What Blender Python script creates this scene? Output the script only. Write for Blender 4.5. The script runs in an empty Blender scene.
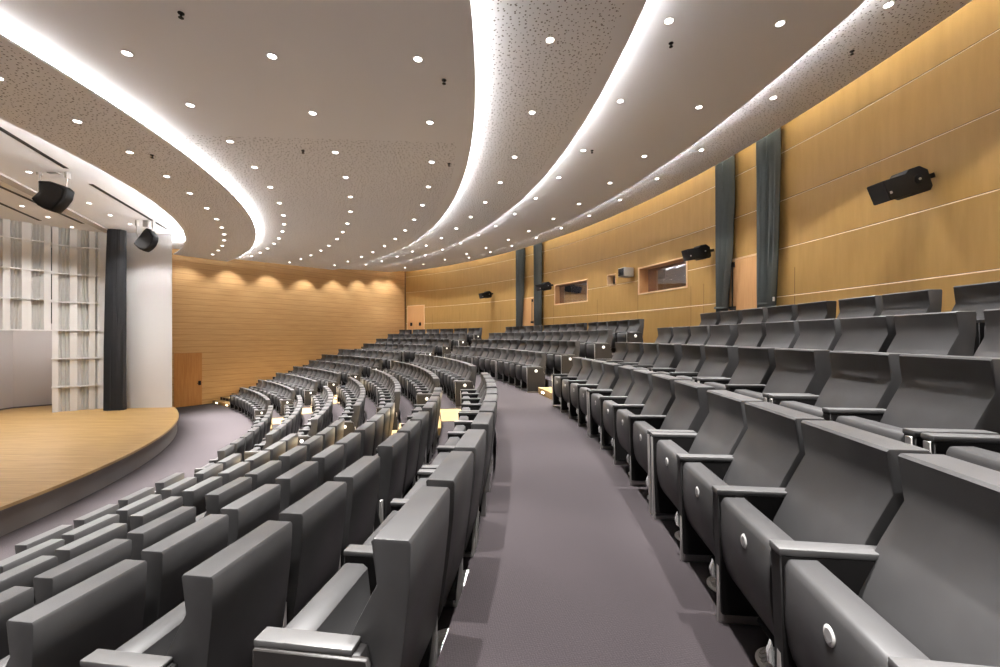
import bpy, bmesh, math, random
from math import sin, cos, radians as rad, degrees, pi, hypot, atan2
from mathutils import Vector, Matrix
random.seed(7)
S = bpy.context.scene
COL = S.collection
CX, CY = -25.71, 5.17          # centre of every curved row, ceiling ring and wall
RW = 32.92                     # curved back wall
AW = 55.3                      # angle of the straight far wall
F = 435.0; EYE = 1.35

def P(a, R, z=0.0):
    a = rad(a); return Vector((CX + R*cos(a), CY + R*sin(a), z))

# ------------------------------------------------------------------ materials
def mat(name, col=(.5,.5,.5), rough=.6, metal=0.0, spec=.5, emit=None, estr=0.0):
    m = bpy.data.materials.new(name); m.use_nodes = True
    b = m.node_tree.nodes['Principled BSDF']
    b.inputs['Base Color'].default_value = (*col, 1)
    b.inputs['Roughness'].default_value = rough
    b.inputs['Metallic'].default_value = metal
    b.inputs['Specular IOR Level'].default_value = spec
    if emit:
        b.inputs['Emission Color'].default_value = (*emit, 1)
        b.inputs['Emission Strength'].default_value = estr
    return m
def nt(m): return m.node_tree.nodes, m.node_tree.links, m.node_tree.nodes['Principled BSDF']
def ramp(N, stops):
    r = N.new('ShaderNodeValToRGB'); e = r.color_ramp.elements
    while len(e) < len(stops): e.new(.5)
    for k, (p, c) in enumerate(stops):
        e[k].position = p; e[k].color = (*c, 1)
    return r
def mapped(N, L, scale, rot=(0,0,0)):
    t = N.new('ShaderNodeTexCoord'); m = N.new('ShaderNodeMapping')
    m.inputs['Scale'].default_value = scale; m.inputs['Rotation'].default_value = rot
    L.new(t.outputs['Object'], m.inputs['Vector']); return m
def noise(N, L, vec, scale, detail=4, rough=.55):
    n = N.new('ShaderNodeTexNoise'); n.inputs['Scale'].default_value = scale
    n.inputs['Detail'].default_value = detail; n.inputs['Roughness'].default_value = rough
    L.new(vec, n.inputs['Vector']); return n
def bump(N, L, b, h, strength, dist):
    u = N.new('ShaderNodeBump'); u.inputs['Strength'].default_value = strength; u.inputs['Distance'].default_value = dist
    L.new(h, u.inputs['Height']); L.new(u.outputs['Normal'], b.inputs['Normal'])

def wood(name, c0, c1, scale, rough=.45, grain=9, rot=(0,0,0), spec=.35):
    m = mat(name, c0, rough, spec=spec); N, L, b = nt(m)
    mp = mapped(N, L, scale, rot); n = noise(N, L, mp.outputs[0], grain, 6, .6)
    r = ramp(N, [(.32, c0), (.68, c1)]); L.new(n.outputs['Fac'], r.inputs['Fac'])
    L.new(r.outputs['Color'], b.inputs['Base Color']); return m

M = {}
M['wall_wood'] = wood('golden_veneer', (.385,.228,.072), (.44,.266,.090), (1.2,1.2,.16), .45, 5)
M['wall_edge'] = mat('maple_edge', (.92,.72,.50), .4)
M['gap_dark'] = mat('shadow_gap', (.10,.05,.02), .8)
# far wall: horizontal boards
def far_wood():
    m = mat('board_veneer', (.6,.33,.12), .5, spec=.3); N, L, b = nt(m)
    mp = mapped(N, L, (.35,.35,9.0)); n = noise(N, L, mp.outputs[0], 2.4, 5, .6)
    r = ramp(N, [(.3,(.50,.295,.125)),(.5,(.58,.360,.160)),(.7,(.65,.410,.192))]); L.new(n.outputs['Fac'], r.inputs['Fac'])
    t = N.new('ShaderNodeTexCoord'); sx = N.new('ShaderNodeSeparateXYZ'); L.new(t.outputs['Object'], sx.inputs[0])
    mm = N.new('ShaderNodeMath'); mm.operation = 'MULTIPLY'; mm.inputs[1].default_value = 1/.29; L.new(sx.outputs['Z'], mm.inputs[0])
    fr = N.new('ShaderNodeMath'); fr.operation = 'FRACT'; L.new(mm.outputs[0], fr.inputs[0])
    lt = N.new('ShaderNodeMath'); lt.operation = 'LESS_THAN'; lt.inputs[1].default_value = .05; L.new(fr.outputs[0], lt.inputs[0])
    mx = N.new('ShaderNodeMix'); mx.data_type = 'RGBA'; mx.inputs['B'].default_value = (.38,.19,.065,1)
    L.new(lt.outputs[0], mx.inputs['Factor']); L.new(r.outputs['Color'], mx.inputs['A'])
    L.new(mx.outputs['Result'], b.inputs['Base Color']); return m
M['far_wood'] = far_wood()
M['door_wood'] = wood('door_veneer', (.62,.335,.145), (.70,.40,.18), (6,6,.3), .45, 4)
M['door_dark'] = wood('side_door_veneer', (.46,.20,.055), (.56,.27,.085), (5,5,.25), .45, 4)
M['frame_wood'] = mat('light_frame', (.84,.60,.36), .45)
def oak():
    m = mat('stage_oak', (.6,.42,.18), .42, spec=.35); N, L, b = nt(m)
    mp = mapped(N, L, (.55,7.5,1), (0,0,rad(8))); n = noise(N, L, mp.outputs[0], 1.7, 6, .62)
    r = ramp(N, [(.28,(.37,.225,.080)),(.5,(.48,.30,.115)),(.72,(.56,.375,.16))]); L.new(n.outputs['Fac'], r.inputs['Fac'])
    L.new(r.outputs['Color'], b.inputs['Base Color']); return m
M['oak'] = oak()
M['step_wood'] = wood('stair_oak', (.17,.105,.040), (.21,.135,.056), (3,3,3), .4, 3)
def carpet():
    m = mat('woven_carpet', (.2,.16,.165), .95, spec=.1); N, L, b = nt(m)
    b.inputs['Sheen Weight'].default_value=.09; b.inputs['Sheen Roughness'].default_value=.5; b.inputs['Sheen Tint'].default_value=(1,.92,.96,1)
    t = N.new('ShaderNodeTexCoord')
    mp = mapped(N, L, (1,1,1)); n1 = noise(N, L, mp.outputs[0], 170, 2, .7)
    n2 = noise(N, L, mp.outputs[0], 1.1, 3, .5)
    ch = N.new('ShaderNodeTexChecker'); ch.inputs['Scale'].default_value = 120
    mp2 = mapped(N, L, (1,1,1), (0,0,rad(33))); L.new(mp2.outputs[0], ch.inputs['Vector'])
    ch.inputs['Color1'].default_value = (.72,.72,.72,1); ch.inputs['Color2'].default_value = (1.12,1.12,1.12,1)
    r = ramp(N, [(.22,(.0025,.002,.0022)),(.78,(.027,.0215,.0235))]); L.new(n1.outputs['Fac'], r.inputs['Fac'])
    r2 = ramp(N, [(.3,(.88,.88,.88)),(.7,(1.08,1.08,1.08))]); L.new(n2.outputs['Fac'], r2.inputs['Fac'])
    x1 = N.new('ShaderNodeMix'); x1.data_type='RGBA'; x1.blend_type='MULTIPLY'; x1.inputs['Factor'].default_value=1
    L.new(r.outputs['Color'], x1.inputs['A']); L.new(ch.outputs['Color'], x1.inputs['B'])
    x2 = N.new('ShaderNodeMix'); x2.data_type='RGBA'; x2.blend_type='MULTIPLY'; x2.inputs['Factor'].default_value=1
    L.new(x1.outputs['Result'], x2.inputs['A']); L.new(r2.outputs['Color'], x2.inputs['B'])
    L.new(x2.outputs['Result'], b.inputs['Base Color'])
    bump(N, L, b, n1.outputs['Fac'], .25, .004); return m
M['carpet'] = carpet()
M['ceiling'] = mat('ceiling_plaster', (.86,.855,.87), .9, spec=.1)
def perf(name, r0, r1, amin=-90):
    m = mat(name, (.86,.855,.87), .9, spec=.1); N, L, b = nt(m)
    t = N.new('ShaderNodeTexCoord')
    v = N.new('ShaderNodeTexVoronoi'); v.inputs['Scale'].default_value = 15; v.voronoi_dimensions = '2D'
    L.new(t.outputs['Object'], v.inputs['Vector'])
    w = N.new('ShaderNodeTexVoronoi'); w.inputs['Scale'].default_value = 15; w.voronoi_dimensions = '2D'
    L.new(t.outputs['Object'], w.inputs['Vector'])
    sep = N.new('ShaderNodeSeparateColor'); L.new(w.outputs['Color'], sep.inputs[0])
    rr = N.new('ShaderNodeMapRange'); rr.inputs['To Min'].default_value=.09; rr.inputs['To Max'].default_value=.20
    L.new(sep.outputs[0], rr.inputs['Value'])
    lt = N.new('ShaderNodeMath'); lt.operation='LESS_THAN'; L.new(v.outputs['Distance'], lt.inputs[0]); L.new(rr.outputs[0], lt.inputs[1])
    sx = N.new('ShaderNodeSeparateXYZ'); L.new(t.outputs['Object'], sx.inputs[0])
    ax = N.new('ShaderNodeMath'); ax.operation='ADD'; ax.inputs[1].default_value=-CX; L.new(sx.outputs[0], ax.inputs[0])
    ay = N.new('ShaderNodeMath'); ay.operation='ADD'; ay.inputs[1].default_value=-CY; L.new(sx.outputs[1], ay.inputs[0])
    cb = N.new('ShaderNodeCombineXYZ'); L.new(ax.outputs[0], cb.inputs[0]); L.new(ay.outputs[0], cb.inputs[1])
    ln = N.new('ShaderNodeVectorMath'); ln.operation='LENGTH'; L.new(cb.outputs[0], ln.inputs[0])
    g0 = N.new('ShaderNodeMath'); g0.operation='GREATER_THAN'; g0.inputs[1].default_value=r0; L.new(ln.outputs['Value'], g0.inputs[0])
    g1 = N.new('ShaderNodeMath'); g1.operation='LESS_THAN'; g1.inputs[1].default_value=r1; L.new(ln.outputs['Value'], g1.inputs[0])
    at = N.new('ShaderNodeMath'); at.operation='ARCTAN2'; L.new(ay.outputs[0], at.inputs[0]); L.new(ax.outputs[0], at.inputs[1])
    g2 = N.new('ShaderNodeMath'); g2.operation='GREATER_THAN'; g2.inputs[1].default_value=rad(amin); L.new(at.outputs[0], g2.inputs[0])
    cur = lt.outputs[0]
    for g in (g0, g1, g2):
        mu = N.new('ShaderNodeMath'); mu.operation='MULTIPLY'; L.new(cur, mu.inputs[0]); L.new(g.outputs[0], mu.inputs[1]); cur = mu.outputs[0]
    mx = N.new('ShaderNodeMix'); mx.data_type='RGBA'; mx.inputs['A'].default_value=(.86,.855,.87,1); mx.inputs['B'].default_value=(.24,.22,.21,1)
    L.new(cur, mx.inputs['Factor']); L.new(mx.outputs['Result'], b.inputs['Base Color']); return m
M['perf_a'] = perf('perforated_plaster_a', 17.9, 19.8)
M['perf_b'] = perf('perforated_plaster_b', 20.1, 25.1, 7.6)
M['perf_c'] = perf('perforated_plaster_c', 25.6, 27.25)
M['perf_e'] = perf('perforated_plaster_e', 30.6, 32.25)
M['white'] = mat('white_paint', (.74,.735,.745), .7)
M['rib_white'] = mat('ribbed_white', (.76,.75,.745), .6)
M['grey_paint'] = mat('grey_paint', (.50,.475,.475), .8)
M['riser'] = mat('stage_fascia', (.135,.125,.125), .7)
def leather():
    m = mat('charcoal_leather', (.13,.125,.124), .46, spec=.28); N, L, b = nt(m)
    b.inputs['Sheen Weight'].default_value=0
    mp = mapped(N, L, (1,1,1)); n = noise(N, L, mp.outputs[0], 900, 2, .6); n2 = noise(N, L, mp.outputs[0], 6, 3, .5)
    r = ramp(N, [(.35,(.0235,.0228,.0232)),(.65,(.0285,.0278,.0282))]); L.new(n2.outputs['Fac'], r.inputs['Fac'])
    L.new(r.outputs['Color'], b.inputs['Base Color'])
    bump(N, L, b, n.outputs['Fac'], .15, .001); return m
M['leather'] = leather()
M['arm'] = mat('armrest_leather', (.044,.043,.043), .42)
M['black'] = mat('black_laminate', (.006,.0055,.0055), .5, spec=.2)
M['endp'] = mat('row_end_laminate', (.013,.0115,.011), .5, spec=.3)
M['silver'] = mat('brushed_aluminium', (.55,.53,.51), .35, .85)
M['bright'] = mat('polished_aluminium', (.80,.80,.80), .25, .8)
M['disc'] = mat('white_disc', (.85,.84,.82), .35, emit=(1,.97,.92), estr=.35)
M['disc_num'] = mat('number_disc', (.42,.41,.40), .45)
M['num_grey'] = mat('number_grey', (.13,.125,.125), .5)
M['plastic'] = mat('black_plastic', (.006,.006,.007), .6, spec=.25)
M['grille_dark'] = mat('speaker_grille', (.004,.004,.005), .7)
M['cur_dark'] = mat('black_velvet', (.042,.043,.047), .85, spec=.2)
M['cur_grey'] = mat('green_grey_drape', (.085,.095,.094), .85, spec=.2)
M['cove'] = mat('cove_led', (.9,.9,.9), .5, emit=(1,.99,.985), estr=72)
M['cove_stage'] = mat('cove_led_stage', (.9,.9,.9), .5, emit=(1,.99,.985), estr=110)
M['cove_warm'] = mat('cove_led_warm', (.9,.9,.9), .5, emit=(1,.95,.80), estr=32)
M['lens'] = mat('downlight_lens', (.9,.9,.9), .5, emit=(1,.96,.90), estr=14)
M['steplamp'] = mat('step_lamp', (.9,.9,.9), .5, emit=(1,.86,.60), estr=9)
M['ring'] = mat('downlight_ring', (.75,.73,.72), .45)
M['slot'] = mat('slot_black', (.010,.009,.009), .6)
M['grey_case'] = mat('grey_case', (.55,.53,.49), .5)
def glass():
    m = bpy.data.materials.new('coated_glass'); m.use_nodes = True; N = m.node_tree.nodes; L = m.node_tree.links; N.clear()
    o = N.new('ShaderNodeOutputMaterial'); mx = N.new('ShaderNodeMixShader'); g = N.new('ShaderNodeBsdfGlossy'); t = N.new('ShaderNodeBsdfTransparent')
    g.inputs['Roughness'].default_value = .02; g.inputs['Color'].default_value = (.92,.92,.96,1)
    t.inputs['Color'].default_value = (.6,.6,.62,1); mx.inputs[0].default_value = .40
    L.new(t.outputs[0], mx.inputs[1]); L.new(g.outputs[0], mx.inputs[2]); L.new(mx.outputs[0], o.inputs[0]); return m
M['glass'] = glass()
M['booth'] = mat('booth_interior', (.42,.40,.44), .8)

# ------------------------------------------------------------------ mesh helpers
class MB:
    def __init__(s): s.v=[]; s.f=[]; s.m=[]
    def add(s, vs, fs, mi=0):
        o=len(s.v); s.v += [tuple(v) for v in vs]; s.f += [tuple(i+o for i in f) for f in fs]; s.m += [mi]*len(fs); return s
    def box(s, x0,x1,y0,y1,z0,z1, mi=0, mtx=None):
        vs=[Vector(p) for p in ((x0,y0,z0),(x1,y0,z0),(x1,y1,z0),(x0,y1,z0),(x0,y0,z1),(x1,y0,z1),(x1,y1,z1),(x0,y1,z1))]
        if mtx: vs=[mtx@v for v in vs]
        return s.add(vs,[(0,3,2,1),(4,5,6,7),(0,1,5,4),(1,2,6,5),(2,3,7,6),(3,0,4,7)],mi)
    def sector(s, a0,a1,R0,R1,z0,z1, step=1.0, mi=0):
        n=max(1,math.ceil(abs(a1-a0)/step)); vs=[]
        for k in range(n+1):
            a=a0+(a1-a0)*k/n; vs += [P(a,R0,z0),P(a,R1,z0),P(a,R1,z1),P(a,R0,z1)]
        fs=[]
        for k in range(n):
            i=4*k; j=i+4
            for q in range(4): fs.append((i+q,j+q,j+(q+1)%4,i+(q+1)%4))
        fs += [(0,1,2,3),(4*n+3,4*n+2,4*n+1,4*n)]
        return s.add(vs,fs,mi)
    def sweep(s, prof, a0, a1, step=1.0, mats=None):
        n=max(1,math.ceil((a1-a0)/step)); vs=[]; m=len(prof)
        for k in range(n+1):
            a=a0+(a1-a0)*k/n; vs += [P(a,R,z) for R,z in prof]
        o=len(s.v); s.v += [tuple(v) for v in vs]
        for k in range(n):
            for q in range(m-1):
                i=k*m+q; s.f.append((o+i,o+i+1,o+i+m+1,o+i+m)); s.m.append(mats[q] if mats else 0)
        return s
    def prism(s, poly, y0, y1, mi=0, mtx=None):          # poly in (x,z), extruded along y
        n=len(poly); vs=[Vector((x,y0,z)) for x,z in poly]+[Vector((x,y1,z)) for x,z in poly]
        if mtx: vs=[mtx@v for v in vs]
        fs=[tuple(range(n)),tuple(range(2*n-1,n-1,-1))]+[(i,n+i,n+(i+1)%n,(i+1)%n) for i in range(n)]
        return s.add(vs,fs,mi)
    def tube(s, p0, p1, r, n=10, mi=0):
        p0=Vector(p0); p1=Vector(p1); d=(p1-p0).normalized(); u=d.orthogonal().normalized(); w=d.cross(u)
        vs=[]
        for p in (p0,p1):
            for k in range(n):
                t=2*pi*k/n; vs.append(p+u*(r*cos(t))+w*(r*sin(t)))
        fs=[(k,(k+1)%n,n+(k+1)%n,n+k) for k in range(n)]+[tuple(range(n-1,-1,-1)),tuple(range(n,2*n))]
        return s.add(vs,fs,mi)
    def lathe(s, c, prof, n=20, mi=0, axis=None):        # prof: (r, h) along axis (default +z)
        c=Vector(c); d=Vector(axis or (0,0,1)).normalized(); u=d.orthogonal().normalized(); w=d.cross(u)
        vs=[]; m=len(prof)
        for r,h in prof:
            for k in range(n):
                t=2*pi*k/n; vs.append(c+u*(r*cos(t))+w*(r*sin(t))+d*h)
        fs=[]
        for q in range(m-1):
            for k in range(n): fs.append((q*n+k,q*n+(k+1)%n,(q+1)*n+(k+1)%n,(q+1)*n+k))
        fs += [tuple(range(n-1,-1,-1)), tuple((m-1)*n+k for k in range(n))]
        return s.add(vs,fs,mi)
    def mesh(s, name, mats, bevel=0, seg=2, angle=35, smooth=True, recalc=True):
        me=bpy.data.meshes.new(name); me.from_pydata(s.v,[],s.f)
        for i,p in enumerate(me.polygons): p.material_index=s.m[i]
        bm=bmesh.new(); bm.from_mesh(me)
        if recalc: bmesh.ops.recalc_face_normals(bm, faces=bm.faces)
        if bevel:
            bmesh.ops.remove_doubles(bm, verts=bm.verts, dist=1e-5)
            es=[e for e in bm.edges if len(e.link_faces)==2 and e.calc_face_angle(0)>rad(angle)]
            bmesh.ops.bevel(bm, geom=es, offset=bevel, segments=seg, profile=.5, affect='EDGES', clamp_overlap=True)
        bm.to_mesh(me); bm.free()
        for mt in (mats if isinstance(mats,(list,tuple)) else [mats]): me.materials.append(mt)
        if smooth:
            for p in me.polygons: p.use_smooth=(not bevel) or p.area<.0035
            me.set_sharp_from_angle(angle=rad(40))
        return me
def link(name, me, parent=None, loc=None):
    o=bpy.data.objects.new(name, me); COL.objects.link(o)
    if parent: o.parent=parent
    if loc is not None: o.location=loc
    return o
def tag(o, label, cat, group=None, kind=None):
    o['label']=label; o['category']=cat
    if group: o['group']=group
    if kind: o['kind']=kind
    return o
def struct(name, me, parent=None):
    o=link(name, me, parent)
    if not parent: o['kind']='structure'
    return o
def thing(name, label, cat, loc=(0,0,0), rz=0, group=None):
    o=bpy.data.objects.new(name, None); COL.objects.link(o); o.location=loc; o.rotation_euler=(0,0,rz); o.empty_display_size=.1
    return tag(o,label,cat,group)
ORD='zeroth first second third fourth fifth sixth seventh eighth ninth tenth eleventh twelfth thirteenth fourteenth fifteenth sixteenth seventeenth eighteenth nineteenth twentieth'.split()

# ------------------------------------------------------------------ visibility helper (which repeats the photograph shows)
def inframe(p, mx=60):
    if p.y < .25: return False
    x=500+F*p.x/p.y; y=337-F*(p.z-EYE)/p.y
    return -mx < x < 1000+mx and -mx < y < 667+mx

# ------------------------------------------------------------------ floor, stage
AB=-48
PITCH=.88
def Lz(k): return -.30-.275*(k-1)
def Ledge(k): return 25.67-PITCH*(k-1)          # outer edge of tier k
prof=[(17.0,-1.95)]
for k in range(7,0,-1): prof += [(Ledge(k),Lz(k)), (Ledge(k),Lz(k-1) if k>1 else 0.0)]
prof += [(27.5,0),(27.5,.285),(28.38,.285),(28.38,.57),(29.26,.57),(29.26,.855),(33.1,.855)]
b=MB(); b.sweep(prof,AB,AW+.3,1.0)
struct('floor', b.mesh('floor',M['carpet'],recalc=False,smooth=False))
# stage
b=MB(); ZS=-1.45; RS=17.6
arc=[P(a,RS) for a in [x*1.0 for x in range(-46,45)]]
poly=[(p.x,p.y) for p in arc]+[(-15.2,18.6),(-22,19.5),(-27,17),(-27,-9)]
n=len(poly)
vs=[(x,y,ZS) for x,y in poly]+[(x,y,ZS-.05) for x,y in poly]
b.add(vs,[tuple(range(n))]+[(i,(i+1)%n,n+(i+1)%n,n+i) for i in range(n)],0)
st=thing('stage','curved wooden stage platform with oak boards below the seating','stage',(0,0,0))
link('stage_floor', b.mesh('stage_floor',M['oak'],smooth=False), st)
b=MB(); b.sector(-46,44,RS-.25,RS-.03,-1.95,ZS-.05,1.0)
link('stage_fascia', b.mesh('stage_fascia',M['riser'],smooth=False), st)
b=MB(); b.sector(-46,44,RS-.03,RS+.012,ZS-.055,ZS+.004,1.0)
link('stage_nosing', b.mesh('stage_nosing',mat('nosing',(.42,.28,.13),.5),smooth=False), st)

# ------------------------------------------------------------------ curved back wall, with openings
OPEN=[(15.55,19.9,2.99,3.91),(25.85,30.15,2.99,3.91),(22.45,23.32,3.52,3.91)]
joints=[2.34,3.49,4.64,5.79]
rows=[]   # (z0,R0,z1,R1,mat)
z=.82; R0=RW
for zj in joints:
    rows.append((z,R0,zj-.026,R0,0)); rows.append((zj-.026,R0-.004,zj-.004,R0+.004,1)); rows.append((zj-.004,R0+.004,zj-.004,R0+.012,2))
    rows.append((zj-.004,R0+.012,zj+.003,R0+.012,2)); rows.append((zj+.003,R0+.012,zj+.003,R0,2)); z=zj+.003
rows.append((z,R0,6.9,R0,0))
fine=[]
for (z0,r0,z1,r1,m) in rows:
    br=[z0]+[q for q in (2.99,3.52,3.91) if z0<q<z1]+[z1] if m==0 else [z0,z1]
    for i in range(len(br)-1):
        t=lambda q:(r0+(r1-r0)*(q-z0)/(z1-z0) if z1>z0 else r0)
        fine.append((br[i],r0 if m else r0,br[i+1],r1 if m else r0,m))
angs=sorted(set([AB+k for k in range(int(AW-AB)+1)]+[AW]+[a for o in OPEN for a in o[:2]]))
b=MB()
for i in range(len(angs)-1):
    a0,a1=angs[i],angs[i+1]; am=(a0+a1)/2
    for (z0,r0,z1,r1,m) in fine:
        zm=(z0+z1)/2
        if any(o[0]<am<o[1] and o[2]-.001<zm<o[3]+.001 for o in OPEN): continue
        b.add([P(a0,r0,z0),P(a0,r1,z1),P(a1,r1,z1),P(a1,r0,z0)],[(0,1,2,3)],m)
# vertical seams between veneer sheets
for a in (-8.2,1.2,8.6,14.2,15.2,20.05,24.6,30.4,38.6,45.5,50.4):
    b.sector(a-.012,a+.012,RW-.002,RW+.02,.86,2.32,1,2)
    b.sector(a-.012,a+.012,RW-.002,RW+.02,2.36,2.97,1,2)
struct('wall_right', b.mesh('wall_right',[M['wall_wood'],M['wall_edge'],M['gap_dark']],recalc=False,smooth=False))

def window(idx, o, deep):
    a0,a1,z0,z1=o; da=.12
    w=struct('window_%d'%idx, (lambda q:q)(MB().sector(a0,a1,RW+deep-.02,RW+deep,z0-.02,z1+.02,1).mesh('window_pane',M['glass'],smooth=False)))
    f=MB(); t=.05; at=degrees(t/RW)
    for (aa,ab,za,zb) in ((a0-at,a1+at,z1,z1+t),(a0-at,a1+at,z0-t,z0),(a0-at,a0,z0,z1),(a1,a1+at,z0,z1)):
        f.sector(aa,ab,RW-.025,RW+.01,za,zb,1)
    link('window_frame', f.mesh('window_frame',M['frame_wood'],smooth=False), w)
    r=MB(); e=.02; ae=degrees(e/RW)
    for (aa,ab,za,zb) in ((a0-ae,a1+ae,z1,z1+e),(a0-ae,a1+ae,z0-e,z0),(a0-ae,a0,z0,z1),(a1,a1+ae,z0,z1)):
        r.sector(aa,ab,RW+.01,RW+deep+.02,za,zb,1)
    link('reveal', r.mesh('reveal',M['door_wood'],smooth=False), w)
    k=MB(); R2=RW+deep+1.2
    k.sweep([(RW+deep+.03,z0-.5),(R2,z0-.5),(R2,z1+.4),(RW+deep+.03,z1+.4)],a0-1,a1+1,1.0)
    l=bpy.data.lights.new('booth_fill_light','POINT'); l.energy=14; l.color=(.93,.93,1); l.shadow_soft_size=.1; lo=bpy.data.objects.new('booth_fill_light',l); COL.objects.link(lo); lo.location=P((a0+a1)/2,RW+deep+.6,z1+.2)  # added fill light without a fixture, brightens the booth behind the pane
    link('booth_shell', k.mesh('booth_shell',M['booth'],recalc=False,smooth=False), w)
    return w
window(1,OPEN[0],.42); window(2,OPEN[1],.30)
# small projection port
a0,a1,z0,z1=OPEN[2]
pt=thing('projection_port','small square recessed port in the golden wall left of the grey projector','wall opening',(0,0,0))
f=MB()
for (aa,ab,za,zb) in ((a0-.06,a1+.06,z1,z1+.035),(a0-.06,a1+.06,z0-.035,z0),(a0-.06,a0,z0,z1),(a1,a1+.06,z0,z1)): f.sector(aa,ab,RW-.03,RW+.30,za,zb,1)
link('port_frame', f.mesh('port_frame',M['frame_wood'],smooth=False), pt)
f=MB(); f.sector(a0,a1,RW+.27,RW+.30,z0,z1,1); link('port_glass', f.mesh('port_glass',M['plastic'],smooth=False), pt)

# doors on the back wall
def wall_door(idx, a0, a1, zt, bar):
    d=struct('door_%d'%idx, MB().sector(a0,a1,RW-.035,RW+.02,.86,zt,1).mesh('door_leaf',M['door_wood'],smooth=False))
    f=MB(); at=.09
    for (aa,ab,za,zb) in ((a0-at,a1+at,zt,zt+.05),(a0-at,a0,.86,zt),(a1,a1+at,.86,zt)): f.sector(aa,ab,RW-.045,RW+.01,za,zb,1)
    link('door_frame', f.mesh('door_frame',M['frame_wood'],smooth=False), d)
    for ba,bz0,bz1 in bar:
        h=MB(); h.tube(P(ba,RW-.10,bz0),P(ba,RW-.10,bz1),.018); h.box(-.035,.035,-.03,.03,-.07,.07,0,Matrix.Translation(P(ba,RW-.08,bz1))@Matrix.Rotation(rad(ba),4,'Z'))
        h.box(-.05,.05,-.07,.07,-.05,.05,0,Matrix.Translation(P(ba,RW-.09,max(bz0,1.0)))@Matrix.Rotation(rad(ba),4,'Z'))
        link('push_bar', h.mesh('push_bar',M['plastic']), d)
    return d
wall_door(1,9.9,12.75,3.46,[(11.97,2.14,3.34)])
wall_door(2,32.2,34.9,3.44,[(33.35,2.14,3.30)])
d3=wall_door(3,51.95,54.9,3.60,[])
for a in (52.6,54.2):
    h=MB(); h.box(-.05,.02,-.09,.09,-.12,.12,0,Matrix.Translation(P(a,RW-.05,2.28))@Matrix.Rotation(rad(a),4,'Z')); link('door_plate',h.mesh('door_plate',M['plastic'],bevel=.01),d3)

# ------------------------------------------------------------------ far straight wall
e=Vector((cos(rad(AW)),sin(rad(AW)),0)); nrm=Vector((-sin(rad(AW)),cos(rad(AW)),0))   # nrm points away from the room
FW=Matrix(((e.x,nrm.x,0,CX),(e.y,nrm.y,0,CY),(0,0,1,0),(0,0,0,1)))
b=MB(); b.box(15.5,RW+.1,0,.25,-1.95,6.9)
b2=MB(); b2.box(15.5,RW+.1,0,.25,-1.95,6.9,0)
o=struct('wall_far', b2.mesh('wall_far',M['far_wood'],smooth=False)); o.matrix_world=FW
d=struct('door_4', MB().box(18.42,19.56,-.03,.02,-1.95,.58).mesh('door_leaf',M['door_dark'],smooth=False)); d.matrix_world=FW
h=MB(); h.box(19.40,19.50,-.09,-.03,-.98,-.78,0); h.box(19.34,19.5,-.10,-.07,-.90,-.87)
link('door_handle', h.mesh('door_handle',M['plastic'],bevel=.008), d)
h=MB(); h.box(19.56,19.62,-.035,.01,-1.95,.64); h.box(18.42,19.62,-.035,.01,.58,.64); link('door_frame', h.mesh('door_frame',M['far_wood'],smooth=False), d)
# corner trim between far wall and curved wall
h=MB(); h.box(RW-.13,RW-.05,-.03,.0,.86,6.2); o=struct('trim_1', h.mesh('trim_1',M['gap_dark'],smooth=False)); o.matrix_world=FW

# ------------------------------------------------------------------ stage house walls
def wallstrip(name, pts, z0, z1, thick, m, side=1):
    b=MB(); n=len(pts); out=[]
    for i,p in enumerate(pts):
        a=Vector(pts[max(0,i-1)]); c=Vector(pts[min(n-1,i+1)]); t=(c-a).normalized(); out.append(Vector(p)+Vector((-t.y,t.x))*thick*side)
    vs=[(p[0],p[1],zz) for zz in (z0,z1) for p in pts]+[(p.x,p.y,zz) for zz in (z0,z1) for p in out]
    fs=[]
    for i in range(n-1):
        fs += [(i,i+1,n+i+1,n+i),(2*n+i,3*n+i,3*n+i+1,2*n+i+1),(n+i,n+i+1,3*n+i+1,3*n+i),(i,2*n+i,2*n+i+1,i+1)]
    fs += [(0,n,3*n,2*n),(n-1,3*n-1,4*n-1,2*n-1)]
    b.add(vs,fs); return struct(name, b.mesh(name,m,smooth=False))
ZC=5.45
# white pier beside the curtain
b=MB(); q=[(-13.04,17.30),(-15.0,17.12),(-16.6,20.3),(-15.75,20.35)]
b.add([(x,y,zz) for zz in (-1.95,ZC+.2) for x,y in q],[(0,1,2,3),(4,7,6,5),(0,4,5,1),(1,5,6,2),(2,6,7,3),(3,7,4,0)])
struct('wall_proscenium', b.mesh('wall_proscenium',M['white'],smooth=False))
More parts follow.
